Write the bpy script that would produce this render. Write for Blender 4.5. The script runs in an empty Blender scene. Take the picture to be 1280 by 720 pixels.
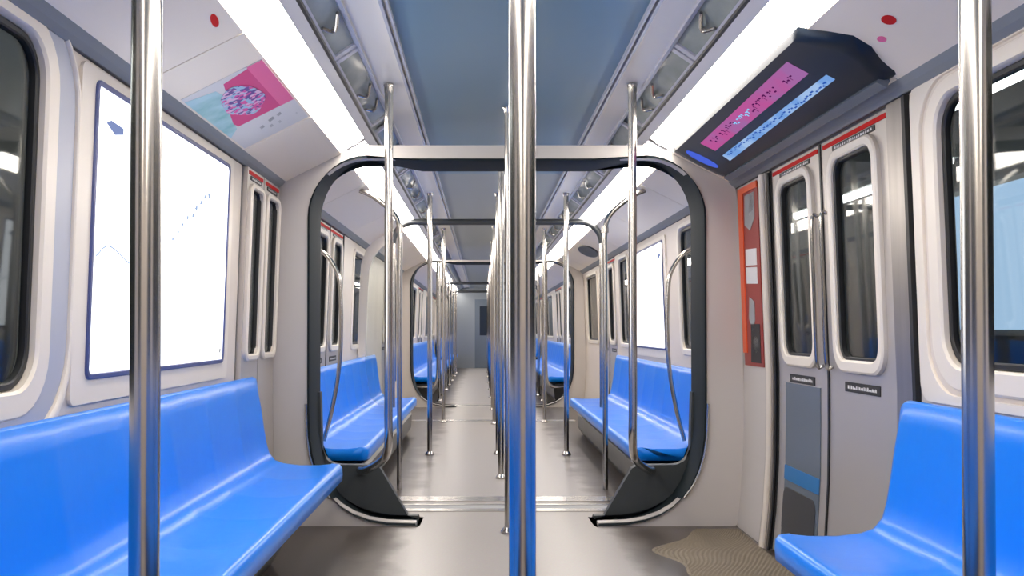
import bpy, bmesh, math, random
from mathutils import Vector, Matrix
random.seed(4)
scene = bpy.context.scene
C = scene.collection
PI = math.pi

# ---------------------------------------------------------------- materials
def mat(name, col=(.8,.8,.8), rough=.5, metal=0.0, emit=None, estr=0.0, coat=0.0, spec=.5):
    m = bpy.data.materials.new(name); m.use_nodes = True
    b = m.node_tree.nodes['Principled BSDF']
    b.inputs['Base Color'].default_value = (*col, 1)
    b.inputs['Roughness'].default_value = rough
    b.inputs['Metallic'].default_value = metal
    b.inputs['Coat Weight'].default_value = coat
    b.inputs['Coat Roughness'].default_value = .08
    b.inputs['Specular IOR Level'].default_value = spec
    if emit:
        b.inputs['Emission Color'].default_value = (*emit, 1)
        b.inputs['Emission Strength'].default_value = estr
    return m

def nodes(m):
    nt = m.node_tree
    return nt, nt.nodes['Principled BSDF'], nt.nodes, nt.links

def add_bump(m, scale=30, strength=.1, dist=.01, detail=3, stretch=(1,1,1), kind='noise'):
    nt, b, N, L = nodes(m)
    tc = N.new('ShaderNodeTexCoord'); mp = N.new('ShaderNodeMapping')
    mp.inputs['Scale'].default_value = stretch
    if kind == 'noise':
        t = N.new('ShaderNodeTexNoise'); t.inputs['Scale'].default_value = scale
        t.inputs['Detail'].default_value = detail; out = t.outputs['Fac']
    else:
        t = N.new('ShaderNodeTexVoronoi'); t.inputs['Scale'].default_value = scale; out = t.outputs['Distance']
    bp = N.new('ShaderNodeBump'); bp.inputs['Strength'].default_value = strength; bp.inputs['Distance'].default_value = dist
    L.new(tc.outputs['Object'], mp.inputs['Vector']); L.new(mp.outputs['Vector'], t.inputs['Vector'])
    L.new(out, bp.inputs['Height']); L.new(bp.outputs['Normal'], b.inputs['Normal'])
    return m

def vary(m, c1, c2, scale=3, lo=.35, hi=.65, stretch=(1,1,1), detail=4):
    nt, b, N, L = nodes(m)
    tc = N.new('ShaderNodeTexCoord'); mp = N.new('ShaderNodeMapping'); mp.inputs['Scale'].default_value = stretch
    t = N.new('ShaderNodeTexNoise'); t.inputs['Scale'].default_value = scale; t.inputs['Detail'].default_value = detail
    r = N.new('ShaderNodeValToRGB')
    r.color_ramp.elements[0].position = lo; r.color_ramp.elements[0].color = (*c1, 1)
    r.color_ramp.elements[1].position = hi; r.color_ramp.elements[1].color = (*c2, 1)
    L.new(tc.outputs['Object'], mp.inputs['Vector']); L.new(mp.outputs['Vector'], t.inputs['Vector'])
    L.new(t.outputs['Fac'], r.inputs['Fac']); L.new(r.outputs['Color'], b.inputs['Base Color'])
    return m

M = {}
M['steel'] = mat('polished_steel', (.50,.48,.455), .21, 1)
M['brushed'] = add_bump(vary(mat('brushed_steel', (.5,.47,.44), .33, .85), (.40,.375,.35), (.48,.45,.425), 2, stretch=(8,8,.6)), 60, .03, .003, stretch=(1,12,1))
M['door_skin'] = mat('door_steel', (.62,.58,.54), .36, .6)
M['wall'] = vary(mat('wall_panel', (.72,.68,.66), .38), (.73,.66,.58), (.77,.69,.61), 1.2)
M['wall_white'] = mat('white_moulding', (.86,.79,.69), .3)
M['frame_grey'] = mat('blue_grey_moulding', (.46,.48,.55), .3)
M['cove'] = mat('cove_panel', (.93,.84,.72), .38)
M['strip_grey'] = mat('grey_return', (.22,.245,.27), .4)
M['lavender'] = mat('lavender_strip', (.52,.52,.58), .35)
M['white_strip'] = mat('white_ceiling_strip', (.94,.89,.80), .35)
M['blue_ceil'] = vary(mat('blue_grey_ceiling', (.16,.24,.33), .3), (.115,.225,.31), (.135,.25,.345), .8)
M['grey_ceil'] = mat('grey_ceiling', (.30,.33,.33), .4)
M['vent_glass'] = vary(mat('vent_glass', (.35,.38,.37), .2, .0), (.24,.275,.26), (.40,.44,.42), 3, .3, .7, (2,1,2))
M['bulk'] = mat('bulkhead_panel', (.60,.56,.53), .4)
M['rubber'] = mat('rubber_seal', (.012,.019,.023), .62, spec=.25)
M['rubber_grey'] = mat('grey_rubber', (.045,.052,.056), .45, spec=.4)
M['black'] = mat('black_trim', (.012,.013,.015), .4)
M['dark_box'] = vary(mat('dark_enamel', (.05,.05,.05), .35), (.016,.017,.018), (.034,.033,.032), 4)
M['navy'] = mat('navy_display_case', (.008,.017,.034), .35, spec=.3)
M['red'] = mat('red_decal', (.62,.012,.012), .6, spec=.2)
M['orange'] = mat('orange_red_frame', (.85,.13,.04), .4)
M['dark_red'] = mat('dark_red_print', (.33,.04,.03), .4)
M['print_white'] = mat('white_print', (.78,.78,.78), .5)
M['print_grey'] = mat('grey_print', (.35,.36,.37), .5)
M['black_print'] = mat('black_print', (.02,.02,.02), .5)
M['pole_dark'] = mat('dark_tube', (.07,.075,.08), .3, .6)
M['seat'] = add_bump(mat('blue_seat_plastic', (.0,.225,.90), .30, coat=.06, spec=.4), 14, .16, .006, 4)
M['seat2'] = M['seat']
M['threshold'] = mat('threshold_metal', (.62,.6,.57), .25, .9)
M['mat'] = mat('ribbed_mat', (.20,.165,.12), .75)
M['kick'] = mat('blue_grey_panel', (.13,.16,.20), .25)  # base of the painted door reflection; also end door and display lip
M['kick_blue'] = mat('blue_band', (.02,.17,.42), .35)  # blue of the reflection painted on the right door leaf
M['kick_dark'] = mat('dark_patch', (.045,.047,.05), .35)  # dark part of the painted door reflection
M['pink'] = mat('pink_print', (.85,.16,.36), .5)
M['pink_deep'] = mat('deep_pink_print', (.70,.07,.24), .5)
M['teal'] = vary(mat('teal_print', (.35,.62,.66), .5), (.24,.52,.55), (.45,.68,.74), 9)
M['poster'] = mat('white_paper', (.70,.70,.71), .5)
M['plat_wall'] = mat('platform_wall', (.035,.045,.045), .5)
M['plat_col'] = mat('platform_column', (.18,.19,.17), .5)

def emis(name, col, s):
    m = bpy.data.materials.new(name); m.use_nodes = True
    nt = m.node_tree; nt.nodes.clear()
    e = nt.nodes.new('ShaderNodeEmission'); e.inputs[0].default_value = (*col,1); e.inputs[1].default_value = s
    o = nt.nodes.new('ShaderNodeOutputMaterial'); nt.links.new(e.outputs[0], o.inputs[0]); return m
M['light'] = emis('light_diffuser', (1.0,.925,.835), 16.5)
M['tube'] = emis('platform_tube', (1.0,.97,.92), 6.0)
M['lit_ad'] = emis('lit_panel', (.45,.63,.83), 1.1)
M['screen'] = emis('lit_screen', (.95,.97,1.0), 2.2)
M['screen_line'] = emis('screen_line', (.38,.50,.75), .9)
M['screen_dark'] = emis('screen_mark', (.25,.32,.6), .8)
M['screen_blue'] = mat('screen_edge', (.07,.09,.24), .3)
M['oval_blue'] = emis('blue_indicator', (.06,.11,.58), 1.0)
M['led_pink_ink'] = emis('led_pink_glyph', (.12,.01,.12), .6)
M['led_blue_ink'] = emis('led_blue_glyph', (.03,.12,.55), .7)
M['led_cyan'] = emis('led_cyan_glyph', (.25,.6,.95), .9)

def led(name, ca, cb, s, axis_scale):
    m = bpy.data.materials.new(name); m.use_nodes = True
    nt = m.node_tree; nt.nodes.clear(); N = nt.nodes; L = nt.links
    tc = N.new('ShaderNodeTexCoord'); t = N.new('ShaderNodeTexNoise'); t.inputs['Scale'].default_value = axis_scale
    r = N.new('ShaderNodeValToRGB'); r.color_ramp.elements[0].position=.4; r.color_ramp.elements[1].position=.6
    r.color_ramp.elements[0].color=(*ca,1); r.color_ramp.elements[1].color=(*cb,1)
    e = N.new('ShaderNodeEmission'); e.inputs[1].default_value = s
    o = N.new('ShaderNodeOutputMaterial')
    L.new(tc.outputs['Object'], t.inputs['Vector']); L.new(t.outputs['Fac'], r.inputs['Fac'])
    L.new(r.outputs[0], e.inputs[0]); L.new(e.outputs[0], o.inputs[0]); return m
M['led_pink'] = led('pink_display', (.42,.08,.27), (.30,.12,.32), 1.0, 4)
M['led_blue'] = led('blue_display', (.16,.32,.66), (.32,.47,.72), .95, 6)

# speckled circle on the advert
def speckle():
    m = mat('speckled_disc', (.3,.5,.7), .5); nt,b,N,L = nodes(m)
    tc = N.new('ShaderNodeTexCoord'); v = N.new('ShaderNodeTexVoronoi'); v.inputs['Scale'].default_value = 62
    r = N.new('ShaderNodeValToRGB'); r.color_ramp.interpolation='CONSTANT'
    cs = [(0,(.14,.06,.30)),(.25,(.75,.10,.38)),(.5,(.36,.55,.72)),(.78,(.78,.5,.68))]
    r.color_ramp.elements[0].color=(*cs[0][1],1); r.color_ramp.elements[1].position=.25; r.color_ramp.elements[1].color=(*cs[1][1],1)
    for p,c in cs[2:]:
        e = r.color_ramp.elements.new(p); e.color=(*c,1)
    s = N.new('ShaderNodeSeparateColor')
    L.new(tc.outputs['Object'], v.inputs['Vector']); L.new(v.outputs['Color'], s.inputs[0]); L.new(s.outputs[0], r.inputs['Fac'])
    L.new(r.outputs[0], b.inputs['Base Color']); return m
M['speckle'] = speckle()

def glass(name, tint, refl=.10):
    m = bpy.data.materials.new(name); m.use_nodes = True
    nt = m.node_tree; nt.nodes.clear(); N = nt.nodes; L = nt.links
    t = N.new('ShaderNodeBsdfTransparent'); t.inputs[0].default_value = (*tint,1)
    g = N.new('ShaderNodeBsdfGlossy'); g.inputs['Roughness'].default_value = .03
    f = N.new('ShaderNodeLayerWeight'); f.inputs[0].default_value = .5
    q = N.new('ShaderNodeMath'); q.operation='POWER'; q.inputs[1].default_value = 4.0
    a = N.new('ShaderNodeMath'); a.operation='MULTIPLY_ADD'; a.inputs[1].default_value = .7; a.inputs[2].default_value = refl; a.use_clamp = True
    L.new(f.outputs['Facing'], q.inputs[0])
    x = N.new('ShaderNodeMixShader'); o = N.new('ShaderNodeOutputMaterial')
    L.new(q.outputs[0], a.inputs[0]); L.new(a.outputs[0], x.inputs[0]); L.new(t.outputs[0], x.inputs[1]); L.new(g.outputs[0], x.inputs[2]); L.new(x.outputs[0], o.inputs[0])
    return m
M['glass'] = glass('dark_window_glass', (.80,.84,.86), .02)
M['clear_glass'] = glass('windscreen_glass', (.88,.91,.90), .02)

# floor: pale aisle, darker worn edges
def floor_mat():
    m = mat('floor_sheet', (.5,.5,.5), .32); nt,b,N,L = nodes(m)
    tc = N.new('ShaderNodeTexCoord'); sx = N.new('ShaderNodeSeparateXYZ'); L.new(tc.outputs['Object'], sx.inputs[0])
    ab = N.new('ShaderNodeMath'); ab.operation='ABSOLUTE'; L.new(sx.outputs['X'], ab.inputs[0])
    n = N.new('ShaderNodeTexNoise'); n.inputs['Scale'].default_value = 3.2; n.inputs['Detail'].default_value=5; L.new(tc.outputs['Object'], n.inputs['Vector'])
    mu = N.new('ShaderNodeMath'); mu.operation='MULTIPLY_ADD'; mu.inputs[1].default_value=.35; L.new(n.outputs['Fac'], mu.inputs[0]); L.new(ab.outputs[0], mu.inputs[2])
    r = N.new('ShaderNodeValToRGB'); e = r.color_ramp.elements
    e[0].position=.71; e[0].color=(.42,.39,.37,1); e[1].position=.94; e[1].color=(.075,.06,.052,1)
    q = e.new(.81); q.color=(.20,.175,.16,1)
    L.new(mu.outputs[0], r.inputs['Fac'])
    n2 = N.new('ShaderNodeTexNoise'); n2.inputs['Scale'].default_value = 90; L.new(tc.outputs['Object'], n2.inputs['Vector'])
    mx = N.new('ShaderNodeMix'); mx.data_type='RGBA'; mx.blend_type='MULTIPLY'; mx.inputs[0].default_value=.25
    L.new(r.outputs[0], mx.inputs[6]); L.new(n2.outputs['Color'], mx.inputs[7]); L.new(mx.outputs[2], b.inputs['Base Color'])
    bp = N.new('ShaderNodeBump'); bp.inputs['Strength'].default_value=.05; bp.inputs['Distance'].default_value=.004
    L.new(n2.outputs['Fac'], bp.inputs['Height']); L.new(bp.outputs[0], b.inputs['Normal'])
    return m
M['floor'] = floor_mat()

# ---------------------------------------------------------------- helpers
def obj(name, bm, m, parent=None, smooth=False):
    bmesh.ops.recalc_face_normals(bm, faces=bm.faces)
    me = bpy.data.meshes.new(name); bm.to_mesh(me); bm.free()
    o = bpy.data.objects.new(name, me); C.objects.link(o)
    me.materials.append(M[m] if isinstance(m, str) else m)
    if smooth:
        for p in me.polygons: p.use_smooth = True
        if smooth != 'all':
            me.set_sharp_from_angle(angle=math.radians(35))
    if parent: o.parent = parent; o.matrix_parent_inverse = parent.matrix_world.inverted() if False else Matrix.Translation(-parent.location)
    return o
def tag(o, label=None, cat=None, group=None, kind=None):
    if label: o['label'] = label
    if cat: o['category'] = cat
    if group: o['group'] = group
    if kind: o['kind'] = kind
    return o
def thing(name, label, cat, loc, group=None):
    o = bpy.data.objects.new(name, None); C.objects.link(o); o.location = loc; o.empty_display_size = .1
    return tag(o, label, cat, group)
def struct(name, bm, m, parent=None, smooth=False):
    o = obj(name, bm, m, parent, smooth)
    if not parent: o['kind'] = 'structure'
    return o
def struct_root(name, loc):
    o = bpy.data.objects.new(name, None); C.objects.link(o); o.location = loc; o['kind'] = 'structure'; o.empty_display_size = .1
    return o

def lerp(a, b, t): return a + (b-a)*t
def interp(tab, x):
    if x <= tab[0][0]: return tab[0][1]
    for (a, va), (b, vb) in zip(tab, tab[1:]):
        if x <= b: return lerp(va, vb, (x-a)/(b-a))
    return tab[-1][1]
WT = [(0,1.315),(.2,1.337),(.45,1.352),(.7,1.356),(.9,1.356),(1.95,1.32),(2.2,1.31)]
def W(h): return interp(WT, h)
HS = [0,.1,.2,.3,.45,.58,.7,.9,1.95]
def wp(side, y, h, d): return Vector((side*(W(h)-d), y, h))          # a point on a side wall, d metres inwards
CX0, CH0, CX1, CH1 = .95, 2.13, 1.267, 1.97
_cl = math.hypot(CX1-CX0, CH1-CH0)
def cp(side, t, y, d):                                                # a point on the sloped cove panel
    x = lerp(CX0, CX1, t) - d*(CH0-CH1)/_cl; h = lerp(CH0, CH1, t) - d*(CX1-CX0)/_cl
    return Vector((side*x, y, h))

def shell(f, us, vs, holes, d0, d1):
    """a sheet of cells with thickness; f(u,v,d) places a point; holes are (u0,u1,v0,v1)"""
    us = sorted(set([round(u,4) for u in us] + [round(h[i],4) for h in holes for i in (0,1)]))
    vs = sorted(set([round(v,4) for v in vs] + [round(h[i],4) for h in holes for i in (2,3)]))
    bm = bmesh.new(); cache = {}
    def V(i, j, k):
        if (i,j,k) not in cache: cache[i,j,k] = bm.verts.new(f(us[i], vs[j], d1 if k else d0))
        return cache[i,j,k]
    def solid(i, j):
        if not (0 <= i < len(us)-1 and 0 <= j < len(vs)-1): return False
        u, v = (us[i]+us[i+1])/2, (vs[j]+vs[j+1])/2
        return not any(a < u < b and c < v < d for a,b,c,d in holes)
    for i in range(len(us)-1):
        for j in range(len(vs)-1):
            if not solid(i,j): continue
            for k in (0,1): bm.faces.new([V(i,j,k),V(i+1,j,k),V(i+1,j+1,k),V(i,j+1,k)])
            for di,dj,(a,b) in ((-1,0,((i,j),(i,j+1))),(1,0,((i+1,j),(i+1,j+1))),(0,-1,((i,j),(i+1,j))),(0,1,((i,j+1),(i+1,j+1)))):
                if not solid(i+di,j+dj): bm.faces.new([V(*a,0),V(*b,0),V(*b,1),V(*a,1)])
    return bm
def hs_between(a, b): return [a] + [h for h in HS if a < h < b] + [b]

def rrect(u0, u1, v0, v1, r, n=6):
    pts = []
    for cx, cy, a0 in ((u1-r,v1-r,0),(u0+r,v1-r,90),(u0+r,v0+r,180),(u1-r,v0+r,270)):
        for k in range(n+1):
            a = math.radians(a0 + 90*k/n); pts.append((cx+r*math.cos(a), cy+r*math.sin(a)))
    return pts
def loft(bm, loops, closed=True, cap=False):
    vv = [[bm.verts.new(p) for p in l] for l in loops]
    n = len(vv[0])
    for a, b in zip(vv, vv[1:]):
        for i in range(n if closed else n-1):
            j = (i+1) % n
            bm.faces.new([a[i], a[j], b[j], b[i]])
    if cap:
        bm.faces.new(vv[0]); bm.faces.new(vv[-1])
    return vv
def ring(f, outer, inner, d0, d1, bev=.006):
    """window frame: closed ring between two rounded outlines, bevelled front"""
    def mid(p, q, t): return (lerp(p[0],q[0],t), lerp(p[1],q[1],t))
    bm = bmesh.new()
    w = math.hypot(outer[0][0]-inner[0][0], outer[0][1]-inner[0][1]) or .01
    t = min(.35, bev/w)
    loops = [[f(p[0],p[1],d0) for p in outer],
             [f(p[0],p[1],d1-bev) for p in outer],
             [f(*mid(p,q,t),d1) for p,q in zip(outer,inner)],
             [f(*mid(p,q,1-t),d1) for p,q in zip(outer,inner)],
             [f(q[0],q[1],d1-bev) for q in inner],
             [f(q[0],q[1],d0) for q in inner],
             [f(p[0],p[1],d0) for p in outer]]
    loft(bm, loops); bmesh.ops.remove_doubles(bm, verts=bm.verts, dist=1e-5)
    return bm
def plate(f, loop, d0, d1):
    bm = bmesh.new(); loft(bm, [[f(p[0],p[1],d0) for p in loop],[f(p[0],p[1],d1) for p in loop]], cap=True); return bm

def tube(bm, pts, r, seg=14, cap=True):
    pts = [Vector(p) for p in pts]; loops = []
    up = None
    for i, p in enumerate(pts):
        t = ((pts[min(i+1,len(pts)-1)]-p).normalized() + (p-pts[max(i-1,0)]).normalized()).normalized()
        if up is None: up = t.orthogonal().normalized()
        up = (up - t*up.dot(t)).normalized(); s = t.cross(up)
        rr = r[i] if isinstance(r, (list,tuple)) else r
        loops.append([p + (up*math.cos(2*PI*k/seg)+s*math.sin(2*PI*k/seg))*rr for k in range(seg)])
    loft(bm, loops, cap=cap)
def smooth_path(pts, n=8):
    """Catmull-Rom through the points"""
    P = [Vector(p) for p in pts]; P = [2*P[0]-P[1]] + P + [2*P[-1]-P[-2]]; out = []
    for i in range(1, len(P)-2):
        for k in range(n):
            t = k/n
            out.append(.5*((2*P[i])+(P[i+1]-P[i-1])*t+(2*P[i-1]-5*P[i]+4*P[i+1]-P[i+2])*t*t+(-P[i-1]+3*P[i]-3*P[i+1]+P[i+2])*t**3))
    out.append(P[-2]); return out
def box(bm, x0, x1, y0, y1, z0, z1):
    v = [bm.verts.new((x,y,z)) for x in (x0,x1) for y in (y0,y1) for z in (z0,z1)]
    for f in ((0,1,3,2),(4,6,7,5),(0,4,5,1),(2,3,7,6),(0,2,6,4),(1,5,7,3)): bm.faces.new([v[i] for i in f])
def bevel(bm, w=.005, seg=2):
    bmesh.ops.bevel(bm, geom=[e for e in bm.edges], offset=w, segments=seg, affect='EDGES', clamp_overlap=True)
def prism(profile, y0, y1, ys=None):
    bm = bmesh.new(); ys = ys or [y0, y1]
    loft(bm, [[(x,y,z) for x,z in profile] for y in ys], cap=True); return bm
def cyl(bm, c, r, z0, z1, seg=20):
    tube(bm, [(c[0],c[1],z0),(c[0],c[1],z1)], r, seg)

SN = {-1:'left', 1:'right'}
Y0, Y1 = -2.6, 27.0

# ---------------------------------------------------------------- floor and ceiling
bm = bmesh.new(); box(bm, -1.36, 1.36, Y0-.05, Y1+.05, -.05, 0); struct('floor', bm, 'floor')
def ceiling_piece(name, y0, y1, m):
    bm = bmesh.new(); box(bm, -.50, .50, y0, y1, 2.35, 2.39); return struct(name, bm, m)
ceiling_piece('ceiling', Y0, 7.3, 'blue_ceil')
ceiling_piece('ceiling', 7.3, Y1, 'grey_ceil')
CEIL = 2.35
ntrim = [0]
def trim(bm, m, smooth=False):
    ntrim[0] += 1; return struct('trim_%d' % ntrim[0], bm, m, None, smooth)
def poly_strip(pts, th=.02):
    """a strip following (x,h) points, thickened upwards"""
    lo = [(x,h) for x,h in pts]; hi = [(x+.004,h+th) for x,h in reversed(pts)]
    return lo + hi
for s in (-1,1):
    def S(pts): return [(s*x,h) for x,h in pts]
    # white strip beside the central panel
    trim(prism(S(poly_strip([(.50,2.352),(.67,2.34)])), Y0, Y1), 'white_strip')
    # double steel rail
    bm = bmesh.new()
    box(bm, s*.490, s*.500, Y0, Y1, 2.330, 2.352); box(bm, s*.512, s*.524, Y0, Y1, 2.326, 2.352); box(bm, s*.660, s*.674, Y0, Y1, 2.325, 2.350)
    trim(bm, 'frame_grey')
    # backing of the vent channel
    trim(prism(S(poly_strip([(.67,2.36),(.785,2.29)])), Y0, Y1), 'strip_grey')
    # lavender strip next to the light
    trim(prism(S(poly_strip([(.775,2.262),(.815,2.212)])), Y0, Y1), 'lavender')
    bm = prism(S([(.768,2.27),(.772,2.258),(.784,2.252),(.79,2.27)]), Y0, Y1); trim(bm, 'black')
    # cove panels with seams: separate boards along the car
    trim(prism(S(poly_strip([(.95,2.145),(1.267,1.985)])), Y0, Y1), 'black')
    # grey return under the cove
    bm = prism(S([(CX1-.005,CH1),(1.285,1.945),(1.305,1.93),(1.32,1.93),(1.34,2.03),(1.27,2.03)]), Y0, Y1); trim(bm, 'strip_grey')
    bm = bmesh.new(); box(bm, s*1.312, s*1.345, Y0, Y1, 1.928, 1.956); trim(bm, 'black')
cove_seams = [-2.6,-1.4,.2,1.75,3.13,4.37,5.3,6.4,8.0,9.5,11,12.6,14.5,16.5,18.5,20.5,22.5,24.7,27]
for s in (-1,1):
    bm = bmesh.new()
    for a, b in zip(cove_seams, cove_seams[1:]):
        vs = [cp(s,t,y,d) for t in (0,1) for y in (a+.004,b-.004) for d in (-.008,0.004)]
        v = [bm.verts.new(p) for p in vs]
        for f in ((0,1,3,2),(4,6,7,5),(0,4,5,1),(2,3,7,6),(0,2,6,4),(1,5,7,3)): bm.faces.new([v[i] for i in f])
    trim(bm, 'cove')

# ---------------------------------------------------------------- ceiling lights
spans = [(-2.6,-.9),(-.88,1.6),(1.62,5.28),(5.42,9.4),(9.42,13.35),(13.5,20.4),(20.42,26.9)]
where = ['behind the viewpoint','nearest overhead','ending at the near bulkhead','just beyond the near bulkhead','ending at the second bulkhead','beyond the second bulkhead','at the far end']
for s in (-1,1):
    for (a,b),w in zip(spans, where):
        t = thing('ceiling_light', 'white strip light on the %s of the ceiling, %s' % (SN[s], w), 'ceiling light', (s*.88,(a+b)/2,2.17), 'strip lights along both sides of the ceiling')
        pr = [(.818,2.215),(.845,2.190),(.90,2.157),(.948,2.134),(.948,2.155),(.83,2.225)]
        obj('diffuser', prism([(s*x,h) for x,h in pr], a, b), 'light', t)
        for q in (a, b-.012):
            bm = bmesh.new(); loft(bm, [[(s*x,y,h) for x,h in ((.812,2.21),(.948,2.128),(.95,2.17),(.82,2.24))] for y in (q,q+.012)], cap=True)
            obj('end_cap', bm, 'lavender', t)

# ---------------------------------------------------------------- vents beside the lights
vents = [(-2.5,-.6),(-.58,1.7),(1.72,3.95),(3.97,5.26),(5.42,6.9),(6.95,8.5),(8.55,10.1),(10.15,11.7),(11.75,13.3)]
for s in (-1,1):
    A, B = Vector((.672,2.338)), Vector((.772,2.270))
    nrm = Vector((-(B.y-A.y), B.x-A.x)).normalized()*-1
    def vp(u, v, d): p = A.lerp(B, u) + nrm*d; return Vector((s*p.x, v, p.y))
    for i,(a,b) in enumerate(vents):
        y = (a+b)/2
        t = thing('air_vent', 'grey slatted air vent with steel clips on the %s side, %.0fth from the rear between ceiling and light' % (SN[s], i+1), 'vent', (s*.72,y,2.31), 'vents beside the strip lights')
        obj('vent_frame', ring(vp, rrect(0,1,a,b,.02,3), rrect(.09,.91,a+.04,b-.04,.02,3), -.012, .004, .002), 'lavender', t)
        obj('vent_panel', plate(vp, rrect(.05,.95,a+.02,b-.02,.02,3), -.018, -.006), 'vent_glass', t)
        for q in (a+.55, b-.45):
            bm = bmesh.new()
            pts = [vp(.2,q,.006), vp(.55,q+.10,.02), vp(.85,q+.05,.004)]
            tube(bm, smooth_path(pts,4), .008, 8); tube(bm, [vp(.55,q+.10,.018), vp(.5,q+.16,-.01)], .010, 8)
            obj('clip', bm, 'steel', t, True)
ord_ = ['first','second','third','fourth','fifth','sixth','seventh','eighth','ninth','tenth','eleventh','twelfth','thirteenth','fourteenth','fifteenth','sixteenth']
for o in C.objects:
    if o.name.startswith('air_vent'):
        pass
k = {-1:0,1:0}
for o in [o for o in C.objects if o.name.startswith('air_vent')]:
    s = 1 if o.location.x > 0 else -1
    o['label'] = 'grey framed air vent panel beside the %s strip light, %s counting from the rear' % (SN[s], ord_[k[s]]); k[s] += 1

# ---------------------------------------------------------------- side walls
# openings as (y0,y1,h0,h1)
R_DOOR = (3.34, 4.72); L_DOOR = (4.60, 5.28)
doors = {1: [(3.34,4.03,4.72), (10.25,10.95,11.6), (17.2,17.9,18.6), (22.2,22.9,23.6)],
         -1: [(4.56,4.91,5.285), (6.55,7.25,7.95), (11.2,11.9,12.6), (17.2,17.9,18.6), (22.2,22.9,23.6)]}
windows = {1: [(-1.6,.3,.98,1.88), (.9,2.98,1.0,1.86), (6.05,6.9,.98,1.86), (9.35,9.95,.98,1.86), (11.85,13.0,.98,1.84),(15.2,16.6,.98,1.84),(19.4,21.4,.98,1.84),(24.2,26,.98,1.84)],
           -1: [(-1.6,.6,.98,1.88), (1.1,2.50,.96,1.90), (8.55,9.6,.98,1.84), (15.2,16.6,.98,1.84),(19.4,21.4,.98,1.84),(24.2,26,.98,1.84)]}
TOP = 1.955
for s in (-1,1):
    f = lambda u,v,d,s=s: wp(s,u,v,d)
    holes = []
    for a,m_,b in doors[s]: holes.append((a-.01,b+.01,-.001,1.93))
    for a,b,c,d in windows[s]: holes.append((a-.02,b+.02,c-.02,d+.02))
    struct('wall_'+SN[s], shell(f, [Y0,5.3,Y1], hs_between(0,TOP), holes, -.05, 0), 'wall')
# end walls
bm = bmesh.new(); box(bm, -1.4,1.4, Y0-.1, Y0-.05, 0, 2.45); struct('wall_back', bm, 'wall')

nw = [0]
def window(s, a, b, c, d, r=.10, wide=.055, m='wall_white', detail=True):
    nw[0] += 1
    root = struct_root('window_%d' % nw[0], (s*W(1.4), (a+b)/2, c))
    f = lambda u,v,dd: wp(s,u,v,dd)
    o1 = rrect(a-wide,b+wide,c-wide,d+wide*.7,r+wide*.8); i1 = rrect(a,b,c,d,r)
    obj('window_frame', ring(f, o1, i1, -.045, .014, .008), m, root, True)
    if detail:
        o2 = rrect(a+.001,b-.001,c+.001,d-.001,r); i2 = rrect(a+.022,b-.022,c+.022,d-.022,r-.02)
        obj('window_gasket', ring(f, o2, i2, -.03, -.008, .004), 'black', root, True)
    obj('pane', plate(f, rrect(a+.004,b-.004,c+.004,d-.004,r), -.026, -.022), 'glass', root)
    return root
for s in (-1,1):
    for i,(a,b,c,d) in enumerate(windows[s]):
        near = b < 5
        window(s, a, b, c, d, .11 if near else .08, .075 if near else .05, 'wall_white')
# grey bezel wrapping the near left window
f = lambda u,v,dd: wp(-1,u,v,dd)
trim(ring(f, rrect(.92,2.68,.84,1.985,.24), rrect(1.028,2.572,.888,1.952,.19), -.002, .010, .004), 'frame_grey', True)
trim(ring(f, rrect(.90,2.70,.80,1.99,.25), rrect(.918,2.682,.838,1.987,.242), -.002, .020, .004), 'wall_white', True)

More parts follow.
